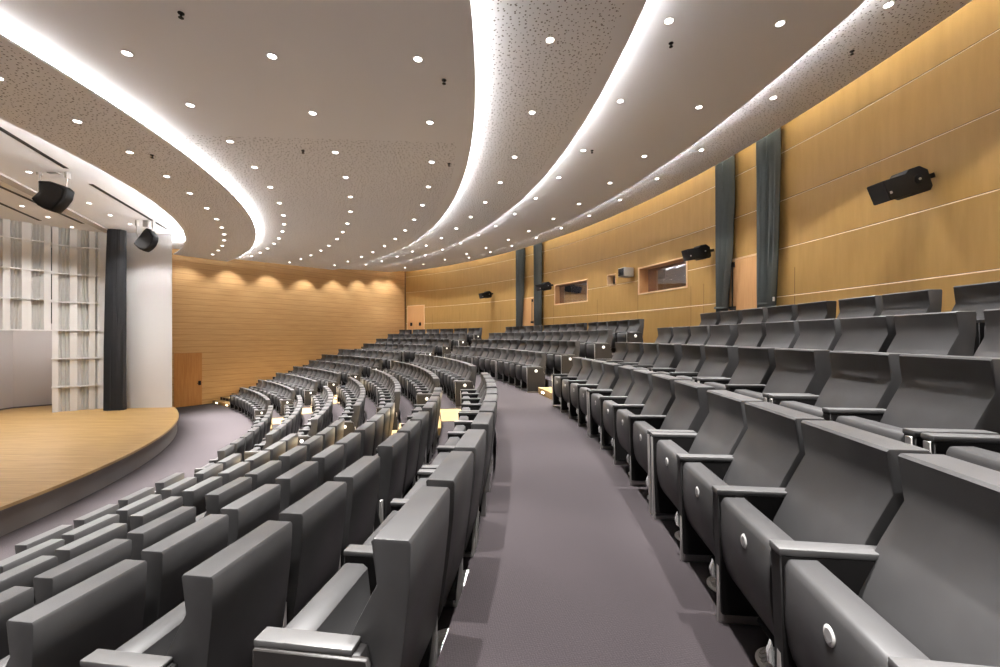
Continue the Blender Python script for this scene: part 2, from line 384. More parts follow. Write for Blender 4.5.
# ribbed acoustic wall: pleated sheets with thin ledges
def pleat(p0, p1, z0, z1, seed, seams):
    rnd=random.Random(seed); p0=Vector(p0); p1=Vector(p1); L=(p1-p0).length; t=(p1-p0)/L; nn=Vector((t.y,-t.x))
    xs=[0.0]; ds=[0.0]; x=0; 
    pat=[(.16,.0),(.05,.10),(.045,.02),(.05,.11),(.045,.02),(.05,.11),(.05,.0),(.20,.0),(.04,.08),(.05,.12),(.045,.03),(.05,.13),(.045,.03),(.05,.12),(.05,.0)]
    k=0
    while x < L-.06:
        w,dp=pat[k%len(pat)]; k+=1; x=min(L,x+w*rnd.uniform(.85,1.15)); xs.append(x); ds.append(dp*1.45)
    xs.append(L); ds.append(0)
    b=MB()
    front=[p0+t*a-nn*d for a,d in zip(xs,ds)]; back=[p0-nn*.45,p1-nn*.45]
    loop=front+[back[1],back[0]]; m=len(loop)
    vs=[(p.x,p.y,zz) for zz in (z0,z1) for p in loop]
    b.add(vs,[(i,(i+1)%m,m+(i+1)%m,m+i) for i in range(m)]+[tuple(range(m-1,-1,-1)),tuple(range(m,2*m))])
    # stiffening seam ledges
    for zz,ext in seams:
        a=p0+nn*ext-t*.02; c=p1+nn*ext+t*.02; vs=[]
        for q in (zz-.022,zz+.022):
            vs += [(a.x,a.y,q),(c.x,c.y,q),(c.x-nn.x*.2,c.y-nn.y*.2,q),(a.x-nn.x*.2,a.y-nn.y*.2,q)]
        b.add(vs,[(0,1,2,3),(4,7,6,5),(0,4,5,1),(1,5,6,2),(2,6,7,3),(3,7,4,0)])
    return b
led=[ZC-.62-k*1.06 for k in range(6)]
aw=thing('acoustic_wall','white ribbed acoustic screen with thin horizontal ledges at the back of stage','acoustic screen',(0,0,0))
wallstrip('wall_back', [(-24,-9),(-24,6),(-21.4,8.2),(-19.2,11.7)], -1.45, ZC, .1, M['white'])
b=pleat((-19.2,11.6),(-16.62,16.10),1.60,ZC,3,[(z,.03) for z in led if z>1.7]+[(1.60,.03)])
link('upper_screen', b.mesh('upper_screen',M['rib_white'],smooth=False), aw)
b=pleat((-16.60,16.12),(-15.62,16.98),-1.45,ZC,5,[(z-.05,.04) for z in led if z>-1.2])
link('full_height_screen', b.mesh('full_height_screen',M['rib_white'],smooth=False), aw)
# plain panel, niche walls
wallstrip('wall_stage', [(-15.62,16.98),(-15.1,17.35),(-14.95,17.12)], -1.45, ZC, .1, M['white'])
wallstrip('wall_niche', [(-19.1,11.0),(-19.15,17.1),(-18.4,17.9),(-16.4,18.2)], -1.45, 1.9, .1, M['grey_paint'])
b=MB(); b.add([(-19.3,11,1.62),(-16.7,16.1,1.62),(-16.3,18.3,1.62),(-19.3,18.2,1.62)],[(0,1,2,3)]); 
struct('ceiling_niche', b.mesh('ceiling_niche',M['grey_paint'],smooth=False))
for x,y in ((-17.9,15.6),(-17.7,16.9)):
    l=bpy.data.lights.new('niche_fill_light','POINT'); l.energy=24; l.color=(1,.96,.93); l.shadow_soft_size=.12; o=bpy.data.objects.new('niche_fill_light',l); COL.objects.link(o); o.location=(x,y,1.35)  # two added fill lights, no fixtures, lift the grey niche walls
wallstrip('baseboard_niche', [(-19.07,11.0),(-19.12,17.08),(-18.38,17.86),(-16.4,18.16)], -1.45, -1.40, .02, M['riser'])

# ------------------------------------------------------------------ curtains
def curtain(name,label,pos,rz,z0,z1,widths,depth,folds,m,seed):
    rnd=random.Random(seed); t=thing(name,label,'curtain',(pos[0],pos[1],z0),rz)
    b=MB(); nu=folds*14; nz=14; ph=[rnd.uniform(0,6.28) for _ in range(4)]; vs=[]
    for j in range(nz+1):
        v=j/nz; i0=v*(len(widths)-1); q=min(int(i0),len(widths)-2); c,w=[widths[q][s]+(widths[q+1][s]-widths[q][s])*(i0-q) for s in (0,1)]
        for k in range(nu):
            a=2*pi*k/nu; yn=cos(a); fold=cos(pi*folds*yn+ph[0]+.35*sin(3*v+ph[1]))+.35*cos(2.3*pi*folds*yn*.5+ph[2]+v)
            vs.append((depth*(.30*sin(a)+.30*fold), c+w/2*yn, v*(z1-z0)))
    fs=[]
    for j in range(nz):
        for k in range(nu): fs.append((j*nu+k,j*nu+(k+1)%nu,(j+1)*nu+(k+1)%nu,(j+1)*nu+k))
    fs += [tuple(range(nu-1,-1,-1)),tuple(nz*nu+k for k in range(nu))]
    b.add(vs,fs); link('drape', b.mesh('drape',m), t); return t
curtain('stage_curtain','tall black curtain hanging beside the white stage pier','', 0,0,1,[(0,1)]*2,.1,3,M['cur_dark'],1) if False else None
t=curtain('stage_curtain','tall black curtain hanging between ribbed white screen and white pier',(-14.70,16.62),rad(94),-1.44,5.44,[(0,.66),(0,.63),(-.02,.58),(-.06,.52)],.34,7,M['cur_dark'],1)
def wcurt(ac,label,z0,widths,seed):
    p=P(ac,RW-.20); t=curtain('wall_curtain',label,(p.x,p.y),rad(ac),z0,6.6,widths,.22,6,M['cur_grey'],seed)
    b=MB(); b.box(-.03,.10,-.30,.30,5.74,5.78) if False else None
    return t
t1=wcurt(12.30,'grey green curtain gathered at the left side of the nearer orange wall door',.92,[(.16,.22),(.10,.34),(.02,.56),(-.02,.66),(0,.66)],3)
t2=wcurt(9.62,'grey green curtain gathered at the right side of the nearer orange wall door',.92,[(.08,.30),(.06,.56),(.02,.66),(0,.68),(0,.70)],4)
t3=wcurt(34.95,'grey green curtain at the left side of the distant middle wall door',.92,[(.14,.30),(.10,.40),(.04,.55),(0,.62),(0,.66)],5)
t4=wcurt(32.22,'grey green curtain at the right side of the distant middle wall door',.92,[(0,.42),(0,.46),(0,.50),(0,.52),(0,.54)],6)
for t,yy in ((t1,.10),(t2,.05)):
    h=MB(); h.lathe((0,yy,1.25),[(.10,-.03),(.19,-.03),(.20,0),(.19,.03),(.10,.03)],16); link('tieback', h.mesh('tieback',M['cur_grey']), t)
h=MB(); h.box(-.02,.02,-.035,.0,1.28,1.38); o=link('tag', h.mesh('tag',M['white'],bevel=.004), t2, (-.12,-.30,0)); o['label']='small white tag'

# ------------------------------------------------------------------ ceiling rings
RINGS=[('ceiling_canopy',17.8,19.9,4.85,'perf_a'),('ceiling_main',19.15,25.38,5.15,'perf_b'),('ceiling_inner',24.7,27.5,5.45,'perf_c'),('ceiling_outer',26.8,30.5,5.75,'ceiling'),('ceiling_edge',29.8,32.32,6.05,'perf_e')]
def ring_z(key_r):
    """height of the underside of whichever ring covers radius key_r"""
    prev=None
    for nme,R0,R1,z,mt in RINGS:
        if key_r<=R1:
            if prev is None: return z
            r0,z0=prev; z0+=.135
            return z0+(z-z0)*max(0,(key_r-r0))/(R1-r0)
        prev=(R1,z)
    return RINGS[-1][3]
GAP={'ceiling_canopy':2.2,'ceiling_main':2.3,'ceiling_inner':1.9,'ceiling_outer':1.2,'ceiling_edge':.9}
def a_end(R,gap): return AW-degrees(math.asin(gap/R))
prev=None
for nme,R0,R1,z,mt in RINGS:
    b=MB()
    if prev is None: sec=[(R0,z),(R1,z),(R1,z+.03),(R0,z+.03)]; fl=[0,1,2,3]
    else:
        r0,z0=prev; z0+=.135
        sec=[(r0-.50,z0-.005),(r0,z0),(R1,z),(R1,z+.03),(r0,z0+.05),(r0-.50,z0+.045)]
    prev=(R1,z); T=.03
    m=len(sec); n=int(AW-AB)+1; vs=[]
    for k in range(n+1):
        vs += [P(AB+(a_end(r,GAP[nme])-AB)*k/n,r,zz) for r,zz in sec]
    fs=[(k*m+q,k*m+(q+1)%m,(k+1)*m+(q+1)%m,(k+1)*m+q) for k in range(n) for q in range(m)]+[tuple(range(m)),tuple(n*m+q for q in range(m-1,-1,-1))]
    b.add(vs,fs); struct(nme, b.mesh(nme,M[mt],smooth=False))
    s=MB(); s.sector(AB,a_end(R1,GAP[nme])-.1,R1-.13,R1-.06,z+T+.002,z+T+.014,1.0)
    c=tag(link('cove_strip', s.mesh('cove_strip',M['cove_warm'] if nme=='ceiling_edge' else M['cove'],smooth=False)),
        {'ceiling_canopy':'glowing cove light strip behind the outer rim of the canopy nearest the stage','ceiling_main':'glowing cove light strip behind the outer rim of the broad main ceiling ring',
         'ceiling_inner':'glowing cove light strip between the third and fourth ceiling rings from the stage','ceiling_outer':'glowing cove light strip between the fourth and outermost ceiling rings',
         'ceiling_edge':'warm cove light strip washing the top of the golden curved wall'}[nme],'light strip','cove light strips in the stepped ceiling')
s=MB(); s.sector(AB,a_end(18.0,2.2)-.1,17.98,18.06,4.884,4.902,1.0)
tag(link('cove_strip', s.mesh('cove_strip',M['cove_stage'],smooth=False)),'glowing cove light strip behind the stage side rim of the lowest canopy','light strip','cove light strips in the stepped ceiling')
b=MB(); b.sweep([(31.6,6.75),(33.1,6.75)],AB,AW,1.0); b.sweep([(18.9,5.9),(31.6,6.9)],AB,AW,1.0)
struct('ceiling_top', b.mesh('ceiling_top',M['ceiling'],recalc=False,smooth=False))
# stage ceiling
arc=[P(a,18.9) for a in range(-46,54)]; poly=[(p.x,p.y) for p in arc]+[(-27,19.5),(-27,-9)]
b=MB(); n=len(poly); b.add([(x,y,ZC) for x,y in poly]+[(x,y,ZC+.1) for x,y in poly],[tuple(range(n)),tuple(range(2*n-1,n-1,-1))]+[(i,(i+1)%n,n+(i+1)%n,n+i) for i in range(n)])
struct('ceiling_stage', b.mesh('ceiling_stage',M['ceiling'],smooth=False))
# lighting slots in the stage ceiling
def slot(p0,p1,w,m,z=ZC,d=.012):
    p0=Vector((*p0,z)); p1=Vector((*p1,z)); t=(p1-p0).normalized(); u=Vector((-t.y,t.x,0))*w/2; b=MB()
    vs=[p0+u,p1+u,p1-u,p0-u]; vs=[v-Vector((0,0,d)) for v in vs]+[v+Vector((0,0,.01)) for v in vs]
    return b.add(vs,[(0,1,2,3),(4,7,6,5),(0,4,5,1),(1,5,6,2),(2,6,7,3),(3,7,4,0)])
def cpx(x,y,z):
    Y=F*(z-EYE)/(337-y); return (x-500)/F*Y, Y
for i,(a,c,lb) in enumerate([((-30,110),(66,168),'black lighting slot in the stage ceiling above the nearer hanging speaker'),((91,184),(167,229),'black lighting slot in the stage ceiling above the farther hanging speaker'),
        ((-30,173),(83,223.5),'long black slot in the stage ceiling behind the nearer hanging speaker'),((-30,190),(40,220.5),'black slot in the stage ceiling closest to the ribbed white screen')]):
    tag(link('ceiling_slot', slot(cpx(*a,ZC),cpx(*c,ZC),.10,M['slot']).mesh('ceiling_slot',M['slot'],smooth=False)),lb,'ceiling slot','slots in the stage ceiling')
b=slot(cpx(-30,160,ZC),cpx(110,232,ZC),.28,None,ZC,.05)
struct('trim_2', b.mesh('trim_2',M['grey_paint'],smooth=False))

# ------------------------------------------------------------------ downlights
dl_mesh_ring=MB().lathe((0,0,0),[(.055,.004),(.068,.0),(.070,-.008),(.056,-.010),(.050,.004)],20).mesh('ring',M['ring'])
dl_mesh_lens=MB().lathe((0,0,0),[(.050,.0),(.048,-.004),(.03,-.006)],18).mesh('lens',M['lens'])
SPOT={}
def spotdata(kind):
    """narrow: seating downlights; wash: the rows beside the walls; stage: wide flood over the platform"""
    if kind not in SPOT:
        pw,size,blend={'narrow':(3900,48,.85),'front':(6200,54,.8),'canopy':(12000,27,1.0),'wash':(260,96,.25),'stage':(270,110,.5),'endwash':(230,92,.5)}[kind]
        l=bpy.data.lights.new('downlight_beam','SPOT'); l.energy=pw; l.spot_size=rad(size); l.spot_blend=blend; l.shadow_soft_size=.05; l.color=(1,.975,.95); SPOT[kind]=l
    return SPOT[kind]
def seq(first,step,R,before):
    s=list(first); lim=a_end(R,2.6 if R<27 else 1.5)
    while s[-1]+step < lim: s.append(s[-1]+step)
    return s
rowsD=[('A',18.95,4.85,seq([2.1,5.7,9.3,13.1,16.6,20.5,24.1,27.4,30.6,33.9],3.5,18.95,0),'on the perforated canopy nearest the stage'),
 ('Bi',20.73,5.15,seq([1.8,5.4,9.1,12.7,16.4,20.2,23.9,27.2,30.4,34.0,37.2],3.4,20.73,0),'in the inner row of the broad main ceiling'),
 ('Bm',22.64,5.15,seq([1.8,5.6,9.6,13.2,17.0,20.7,24.5,27.8,31.1,34.8,38.0,41.6,45.0],3.5,22.64,0),'in the middle row of the broad main ceiling'),
 ('Bo',24.60,5.15,seq([1.8,5.9,10.0,13.7,17.4,21.2,24.8,28.3,31.9,35.5,38.9,42.8],3.6,24.6,0),'in the outer row of the broad main ceiling'),
 ('C',26.48,5.45,seq([1.8,6.0,10.3,13.9,17.7,21.4,25.1,28.9,32.6,36.0,39.7],3.7,26.48,0),'on the narrow perforated ring above the aisle'),
 ('Di',28.15,5.75,seq([1.8,6.0,10.4,14.0,17.8,21.6,25.3,28.8],3.7,28.15,0),'in the inner row of the ring above the right seats'),
 ('Do',29.78,5.75,seq([1.8,6.1,10.5,14.1,18.0,21.7,25.6,29.1,33.1,36.7,40.9,45.1],3.7,29.78,0),'in the outer row of the ring above the right seats'),
 ('E',31.38,6.05,seq([1.8,6.2,10.6,14.3,18.1,21.8,25.6,29.4,33.3,36.9],3.8,31.38,0),'on the outermost ring beside the golden wall')]
RAD={'C':(26.40,.0065),'Di':(28.06,.0075),'Do':(29.64,.0075),'E':(31.20,.0095)}
for key,R,z,an,desc in rowsD:
    c=0
    for a in an:
        p=P(a,(RAD[key][0]+RAD[key][1]*min(a,30)) if key in RAD else R,z); eye=Vector((0,0,EYE)); p0=p.copy()
        for _ in range(8):                      # settle the lamp onto the sloping underside of its ring
            zr=ring_z(hypot(p.x-CX,p.y-CY)); p=eye+(p0-eye)*((zr-EYE)/(p0.z-EYE))
        c+=1
        t=thing('downlight','downlight, %s from the camera, %s'%(ORD[c],desc),'ceiling light',p,0,'recessed ceiling downlights')
        link('trim_ring',dl_mesh_ring,t); link('lens',dl_mesh_lens,t)
        l=bpy.data.objects.new('downlight_beam',spotdata('wash' if key=='E' else 'front' if key=='Bi' else 'canopy' if key=='A' else 'narrow')); COL.objects.link(l); l.parent=t; l.location=(0,0,-.03)
    for a in ((-2.4,-6.7,-10.9,-15.2,-19.5,-23.8,-28.1) if R>20 else (-2,-6,-10,-14)):   # the same rows go on behind the camera
        l=bpy.data.objects.new('downlight_beam',spotdata('wash' if key=='E' else 'narrow')); COL.objects.link(l); l.location=P(a,R,ring_z(R)-.03)
SPx=[(29,172,'first'),(89,203,'second'),(110,215,'third'),(130,224,'fourth')]
for x,y,w in SPx:
    X,Y=cpx(x,y,ZC); t=thing('downlight','stage ceiling downlight, %s from the camera, beside the farther slots'%w,'ceiling light',(X,Y,ZC),0,'stage ceiling downlights')
    link('trim_ring',dl_mesh_ring,t); link('lens',dl_mesh_lens,t)
    l=bpy.data.objects.new('downlight_beam',spotdata('stage')); COL.objects.link(l); l.parent=t; l.location=(0,0,-.03)
for x,y,w in [(22,206,'first'),(48,217,'second'),(72,227,'third')]:
    X,Y=cpx(x,y,ZC); t=thing('downlight','round stage ceiling downlight, %s from the camera close to the ribbed screen'%w,'ceiling light',(X,Y,ZC),0,'stage ceiling downlights')
    link('trim_ring',dl_mesh_ring,t); link('lens',dl_mesh_lens,t)
    if w!='third': l=bpy.data.objects.new('downlight_beam',spotdata('stage')); COL.objects.link(l); l.parent=t; l.location=(0,0,-.03)
for x,y in [(-60,150),(-140,110),(-100,200)]:
    X,Y=cpx(x,y,ZC); l=bpy.data.objects.new('downlight_beam',spotdata('stage')); COL.objects.link(l); l.location=(X,Y,ZC-.03)
# lamps washing the far wall from the slot between ceiling rings and wall
for R,z in ((16.9,5.5),(18.9,5.5),(20.8,5.55),(22.8,5.55),(24.9,5.55),(26.9,5.7),(28.7,5.9),(30.3,6.1),(31.3,6.2)):
    q=FW@Vector((R,-.78,z)); l=bpy.data.objects.new('wallwash_beam',spotdata('endwash')); COL.objects.link(l); l.location=q
# sprinklers
spm=MB().lathe((0,0,0),[(.035,0),(.035,-.008),(.012,-.012),(.010,-.05),(.028,-.052),(.028,-.058),(.006,-.062)],10).mesh('sprinkler',M['plastic'])
for x,y,z,lb in [(181,13,5.15,'on the main ceiling above the stage side downlights'),(444,80,5.15,'on the main ceiling beside the bright cove'),(671,43,5.75,'just below the nearest downlight of the fourth ring'),(852,51,6.05,'on the outermost ring near the golden wall'),
     (152,155,4.85,'on the lowest canopy between two downlights'),(592,150.5,5.75,'beside the third downlight of the fourth ring'),(303,150.5,5.15,'on the perforated part of the main ceiling'),(449,163.5,5.15,'at the perforated edge of the main ceiling')]:
    for _ in range(6):
        X,Y=cpx(x,y,z); z=ring_z(hypot(X-CX,Y-CY))
    tag(link('ceiling_sprinkler',spm,None,(X,Y,z)),'small dark sprinkler head '+lb,'sprinkler','ceiling sprinklers')

# ------------------------------------------------------------------ loudspeakers
def orient(loc, fwd, up=Vector((0,0,1))):
    f=Vector(fwd).normalized(); s=up.cross(f).normalized(); u=f.cross(s)
    return Matrix(((f.x,s.x,u.x,loc[0]),(f.y,s.y,u.y,loc[1]),(f.z,s.z,u.z,loc[2]),(0,0,0,1)))
def wall_speaker(ang, z, label, sc=1.0, pitch=-.22, yaw=0):
    p=P(ang,RW-.62*sc,z); inw=-Vector((cos(rad(ang+yaw)),sin(rad(ang+yaw)),0)); f=Vector((inw.x,inw.y,pitch))
    t=bpy.data.objects.new('wall_speaker',None); COL.objects.link(t); t.empty_display_size=.1
    mw=orient(p,f); t.location=p; t.rotation_euler=mw.to_euler(); tag(t,label,'loudspeaker','wall loudspeakers')
    b=MB(); b.prism([(-.36*sc,-.17*sc),(-.30*sc,-.235*sc),(.02*sc,-.235*sc),(.08*sc,-.19*sc),(.50*sc,-.19*sc),(.54*sc,.19*sc),(.08*sc,.19*sc),(.0,.25*sc),(-.22*sc,.25*sc),(-.36*sc,.14*sc)],-.17*sc,.17*sc)
    link('cabinet', b.mesh('cabinet',M['plastic'],bevel=.012), t)
    b=MB(); b.prism([(.502*sc,-.175*sc),(.52*sc,-.175*sc),(.557*sc,.175*sc),(.54*sc,.175*sc)],-.155*sc,.155*sc)
    link('front_grille', b.mesh('front_grille',M['grille_dark']), t)
    b=MB(); b.box(.44*sc,.48*sc,-.178*sc,-.168*sc,-.075*sc,-.03*sc); b.box(.44*sc,.48*sc,.168*sc,.178*sc,-.075*sc,-.03*sc); link('badge', b.mesh('badge',M['disc_num'],smooth=False), t)
    b=MB(); b.lathe((-.13*sc,0,.02*sc),[(.09*sc,-.185*sc),(.09*sc,.185*sc)],18,axis=(0,1,0)); b.box(-.62*sc,-.12*sc,-.03,.03,-.03,.05)
    link('bracket', b.mesh('bracket',M['plastic'],bevel=.005), t)
    b=MB(); b.lathe((-.13*sc,0,.02*sc),[(.022*sc,-.20*sc),(.022*sc,.20*sc)],12,axis=(0,1,0)); link('pivot_bolt', b.mesh('pivot_bolt',M['silver']), t)
    return t
wall_speaker(3.45,3.83,'big black wall speaker on the golden wall right of the nearer curtains',.88,-.33)
wall_speaker(13.45,3.80,'black wall speaker just left of the nearer curtains beside a window',.84,-.2)
wall_speaker(30.45,3.85,'black wall speaker right of the distant curtain pair',.84,-.2)
wall_speaker(39.8,3.85,'smallest looking black wall speaker, near the far corner door',.84,-.2)
def at(x,y,Y): return Vector(((x-500)/F*Y,Y,EYE+(337-y)*Y/F))
def hung_speaker(Y, outline, arms, plate, label):
    """wedge cabinet seen from its side: outline in the vertical plane facing the hall, with real depth"""
    c=at(sum(p[0] for p in outline)/len(outline),sum(p[1] for p in outline)/len(outline),Y); k=Y/F
    t=thing('hanging_speaker',label,'loudspeaker',c,0,'speakers hung from the stage ceiling')
    loc=lambda q:(at(q[0],q[1],Y)-c)
    o2=[loc(q) for q in outline]; b=MB(); n=len(o2); vs=[]
    for dy,sc in ((-.13,.92),(-.09,1),(.09,1),(.14,.90)): vs += [Vector((p.x*sc,dy,p.z*sc)) for p in o2]
    fs=[tuple(range(n)),tuple(range(4*n-1,3*n-1,-1))]
    for r in range(3): fs += [(r*n+i,r*n+(i+1)%n,(r+1)*n+(i+1)%n,(r+1)*n+i) for i in range(n)]
    b.add(vs,fs); link('cabinet', b.mesh('cabinet',M['plastic'],bevel=.012), t)
    b=MB()
    g=[Vector((p.x*.80,-.138,p.z*.80)) for p in o2]; b.add(g+[v+Vector((0,.012,0)) for v in g],[tuple(range(n)),tuple(range(2*n-1,n-1,-1))]+[(i,(i+1)%n,n+(i+1)%n,n+i) for i in range(n)])
    link('side_grille', b.mesh('side_grille',M['grille_dark'],smooth=False), t)
    zt=ZC-c.z
    for ln in arms:
        b=MB(); q=[loc(p) for p in ln]
        for u,v in zip(q[:-1],q[1:]): b.tube(u,v,.016,8)
        b.box(q[0].x-.03,q[0].x+.03,-.05,.05,q[0].z-.03,zt); link('yoke_arm', b.mesh('yoke_arm',M['silver']), t)
    (x0,y0),(x1,y1)=plate; u=loc((x0,y0)); v=loc((x1,y1)); b=MB()
    b.box(u.x,v.x,-.06,.06,min(u.z,v.z),zt); link('ceiling_plate', b.mesh('ceiling_plate',M['silver'],bevel=.004), t)
    return t
hung_speaker(10.85,[(42.5,181.5),(54,182.5),(66,186.5),(71,190.5),(69,199),(63,207),(56.5,213),(48,210),(41,206),(35.5,200),(43,193)],[[(39.5,174),(40,186),(45,193)],[(67.5,177),(66,188)]],((49,173.6),(59,172.8)),'large black speaker hung from the stage ceiling, nearer of the two')
hung_speaker(15.3,[(148.9,228.5),(152.4,231),(156.5,236.6),(156,241),(153.8,246),(150.5,249.5),(146.6,252),(141.2,249.6),(135.8,244.2),(139,240),(142.5,236),(146,231)],[[(137,225),(136.5,233),(139,238)],[(153.5,227),(152,231)]],((144,227),(149,222)),'black speaker hung from the stage ceiling in front of the white pier')
# projector
p=P(20.62,RW-.32,3.82); t=thing('projector','small grey projector on the golden wall between port and nearer window','projector',p,rad(20.62))
b=MB(); b.box(-.20,.24,-.20,.20,-.17,.17); link('case', b.mesh('case',M['grey_case'],bevel=.02), t)
b=MB(); b.box(-.215,-.195,-.165,.165,-.14,.14); b.lathe((-.21,.04,0),[(.085,0),(.085,.04),(.06,.05)],16,axis=(-1,0,0)); link('lens_panel', b.mesh('lens_panel',M['plastic'],bevel=.004), t)
b=MB(); b.box(.2,.33,-.05,.05,-.05,.05); link('wall_mount', b.mesh('wall_mount',M['plastic']), t)

# ------------------------------------------------------------------ seats
def meshes():
    g={}
    bp=[(.346,.955),(.356,.965),(.480,.965),(.490,.952),(.484,.80),(.462,.60),(.425,.33),(.40,.27),(.31,.27),(.205,.34),(.190,.42),(.218,.51),(.296,.675),(.366,.806),(.357,.87)]
    g['backrest']=MB().prism(bp,-.266,.266).mesh('backrest',M['leather'],bevel=.007,seg=2,angle=60)
    cp=[(-.016,.575),(-.002,.602),(.085,.604),(.108,.585),(.135,.36),(.19,.27),(.17,.205),(.115,.185),(.07,.195),(.035,.222),(.010,.265),(-.006,.32),(-.014,.38),(-.018,.45)]
    g['cushion']=MB().prism(cp,-.238,.238).mesh('seat_cushion',M['leather'],bevel=.010,seg=2,angle=50)
    d=MB(); d.lathe((-.0165,-.025,.515),[(.028,0),(.028,.0015),(.026,.003)],20,0,axis=(-1,0,.05)); g['disc']=d.mesh('number_disc',M['disc_num'])
    d=MB(); d.lathe((-.0202,-.025,.515),[(.018,0),(.018,.0010)],18,0,axis=(-1,0,.05)); g['discmark']=d.mesh('disc_centre',M['num_grey'])
    def side(y,kind):
        q={}
        q['side_panel']=MB().prism([(-.01,.05),(.37,.05),(.40,.30),(.34,.612),(-.030,.612)],y-.034,y+.034).mesh('side_panel',M['black'],bevel=.004,seg=1)
        q['armrest']=MB().prism([(-.034,.610),(.315,.610),(.315,.634),(-.034,.636)],y-.036,y+.036).mesh('armrest',M['arm'],bevel=.005,seg=2)
        q['leg']=MB().prism([(-.018,0),(.412,0),(.412,.50),(.388,.50),(.372,.022),(.010,.022),(.012,.27),(-.018,.27)],y-.015,y+.015).mesh('leg',M['silver'],bevel=.003,seg=1)
        q['leg_full']=MB().prism([(-.022,0),(.412,0),(.412,.50),(.388,.50),(.372,.022),(-.008,.022),(-.02,.605),(-.036,.605)],y-.020,y+.020).mesh('leg',M['silver'],bevel=.003,seg=1)
        q['floor_rail']=MB().box(-.005,.36,y-.022,y+.022,.012,.05).mesh('foot_rail',M['silver'],bevel=.004,seg=1)
        return q
    g['near']=side(-.305,0); g['far']=side(.305,0)
    hb=MB(); hb.prism([(-.024,.275),(-.038,.235),(-.034,.195),(-.012,.178),(.015,.20),(-.008,.215),(-.016,.24)],-.268,-.252); g['hinge']=hb.mesh('hinge_bracket',M['bright'],bevel=.003,seg=1)
    r=MB(); r.tube((.17,-.29,.03),(.17,.29,.03),.02,10); g['rail']=r.mesh('floor_rail',M['black'])
    e=MB(); e.prism([(-.024,.03),(.41,.03),(.43,.32),(.37,.612),(-.03,.612)],-.352,-.330); g['end_panel']=e.mesh('end_panel',M['endp'],bevel=.004,seg=1)
    e=MB(); e.lathe((.19,-.352,.52),[(.038,0),(.038,.007),(.033,.010)],18,0,axis=(0,-1,0)); g['row_disc']=e.mesh('row_disc',M['disc'])
    return g
G=meshes()
PIT=.605
SEATS=[]    # (block, tier, k, index from stairs, Rf, z, centre angle, seg_first, seg_last, row_end_near)
def add_row(block,tier,k,Rf,z,segs):
    i=0
    for si,sg in enumerate(segs):
        st,n=sg[:2]; da=degrees((sg[2] if len(sg)>2 else PIT)/(Rf+.25))
        for j in range(n):
            i+=1
            SEATS.append(dict(b=block,t=tier,k=k,i=i,R=Rf,z=z,a=st-da*(j+.5),far_end=(j==0),near_end=(j==n-1),row_far=(si==0 and j==0),row_near=(si==len(segs)-1 and j==n-1)))
def auto(a_hi,a_lo,Rf,group,gap=.12):
    """fill an arc with benches of a few seats separated by double armrests"""
    arcm=rad(a_hi-a_lo)*(Rf+.25); n=round(arcm/(PIT+gap/group)); ng=max(1,round(n/group)); p=(arcm-gap*(ng-1))/n
    da=degrees(p/(Rf+.25)); dg=degrees(gap/(Rf+.25)); out=[]; a=a_lo; left=n
    for g in range(ng):
        q=round(left/(ng-g)); left-=q; out.append((a+q*da,q,p)); a+=q*da+dg
    return out[::-1]
def chain(st,counts,Rf,gap,p):
    out=[]; da=degrees(p/(Rf+.25)); dg=degrees(gap/(Rf+.25))
    for n in counts: out.append((st,n,p)); st-=n*da+dg
    return out
def Ur(k): return 26.94+PITCH*(k-1)
def Uz(k): return .285*(k-1)
def Lr(k): return 25.19-PITCH*(k-1)
# nearest block
add_row('near','U',1,Ur(1),Uz(1),[(6.87,4,.62),(1.46,4,.64),(-4.15,4,.575)])
add_row('near','U',2,Ur(2),Uz(2),[(6.95,2),(4.33,2),(1.58,2,.65),(-1.28,2,.63),(-4.02,2),(-6.72,2)])
add_row('near','U',3,Ur(3),Uz(3),[(6.98,4,.61),(1.90,5,.61),(-4.35,4)])
add_row('near','U',4,Ur(4),Uz(4),[(6.91,5,.64),(.58,2,.62),(-2.11,5),(-8.3,1)])
add_row('near','L',1,Lr(1),Lz(1),chain(7.4,[4,4,3],Lr(1),.11,.618))
add_row('near','L',2,Lr(2),Lz(2),[(7.4,4,.62),(1.15,3,.62),(-3.72,3,.62)])
add_row('near','L',3,Lr(3),Lz(3),[(7.4,4,.62),(1.2,2,.62),(-1.92,1),(-3.52,3,.62)])
add_row('near','L',4,Lr(4),Lz(4),[(7.0,4,.62),(.5,2,.62),(-3.1,3,.62)])
add_row('near','L',5,Lr(5),Lz(5),[(7.6,4),(1.15,1),(-.66,1),(-2.45,3,.62)])
add_row('near','L',6,Lr(6),Lz(6),[(6.95,2),(3.45,1),(1.55,1),(-.15,3,.62)])
add_row('near','L',7,Lr(7),Lz(7),[(6.7,1),(4.62,1),(2.7,1),(.80,1)])
# middle and far block
for k in range(1,5):
    add_row('middle','U',k,Ur(k),Uz(k),auto(29.9,11.62,Ur(k),5 if k!=2 else 4,.15 if k<4 else .22))
    add_row('far','U',k,Ur(k),Uz(k),auto(50.2,34.35,Ur(k),2 if k==4 else 4,.13 if k<4 else .2))
fa=[33.9,33.9,33.9,34.0,33.9,33.2,32.5]; ea=[49.7,50.2,49.4,49.1,49.0,48.6,47.8]; ma=[11.4,11.2,11.1,11.0,11.0,10.8,10.5]; me_=[29.6,29.5,29.4,29.3,29.2,29.0,28.6]
for k in range(1,8):
    add_row('middle','L',k,Lr(k),Lz(k),auto(me_[k-1],ma[k-1],Lr(k),8,.12))
    add_row('far','L',k,Lr(k),Lz(k),auto(ea[k-1],fa[k-1],Lr(k),8,.12))
def seen(s):
    for dx,dz in ((.43,.96),(0,.62),(.43,.5),(0,.1)):
        for da in (-.6,0,.6):
            if inframe(P(s['a']+da,s['R']+dx,s['z']+dz),4): return True
    return False
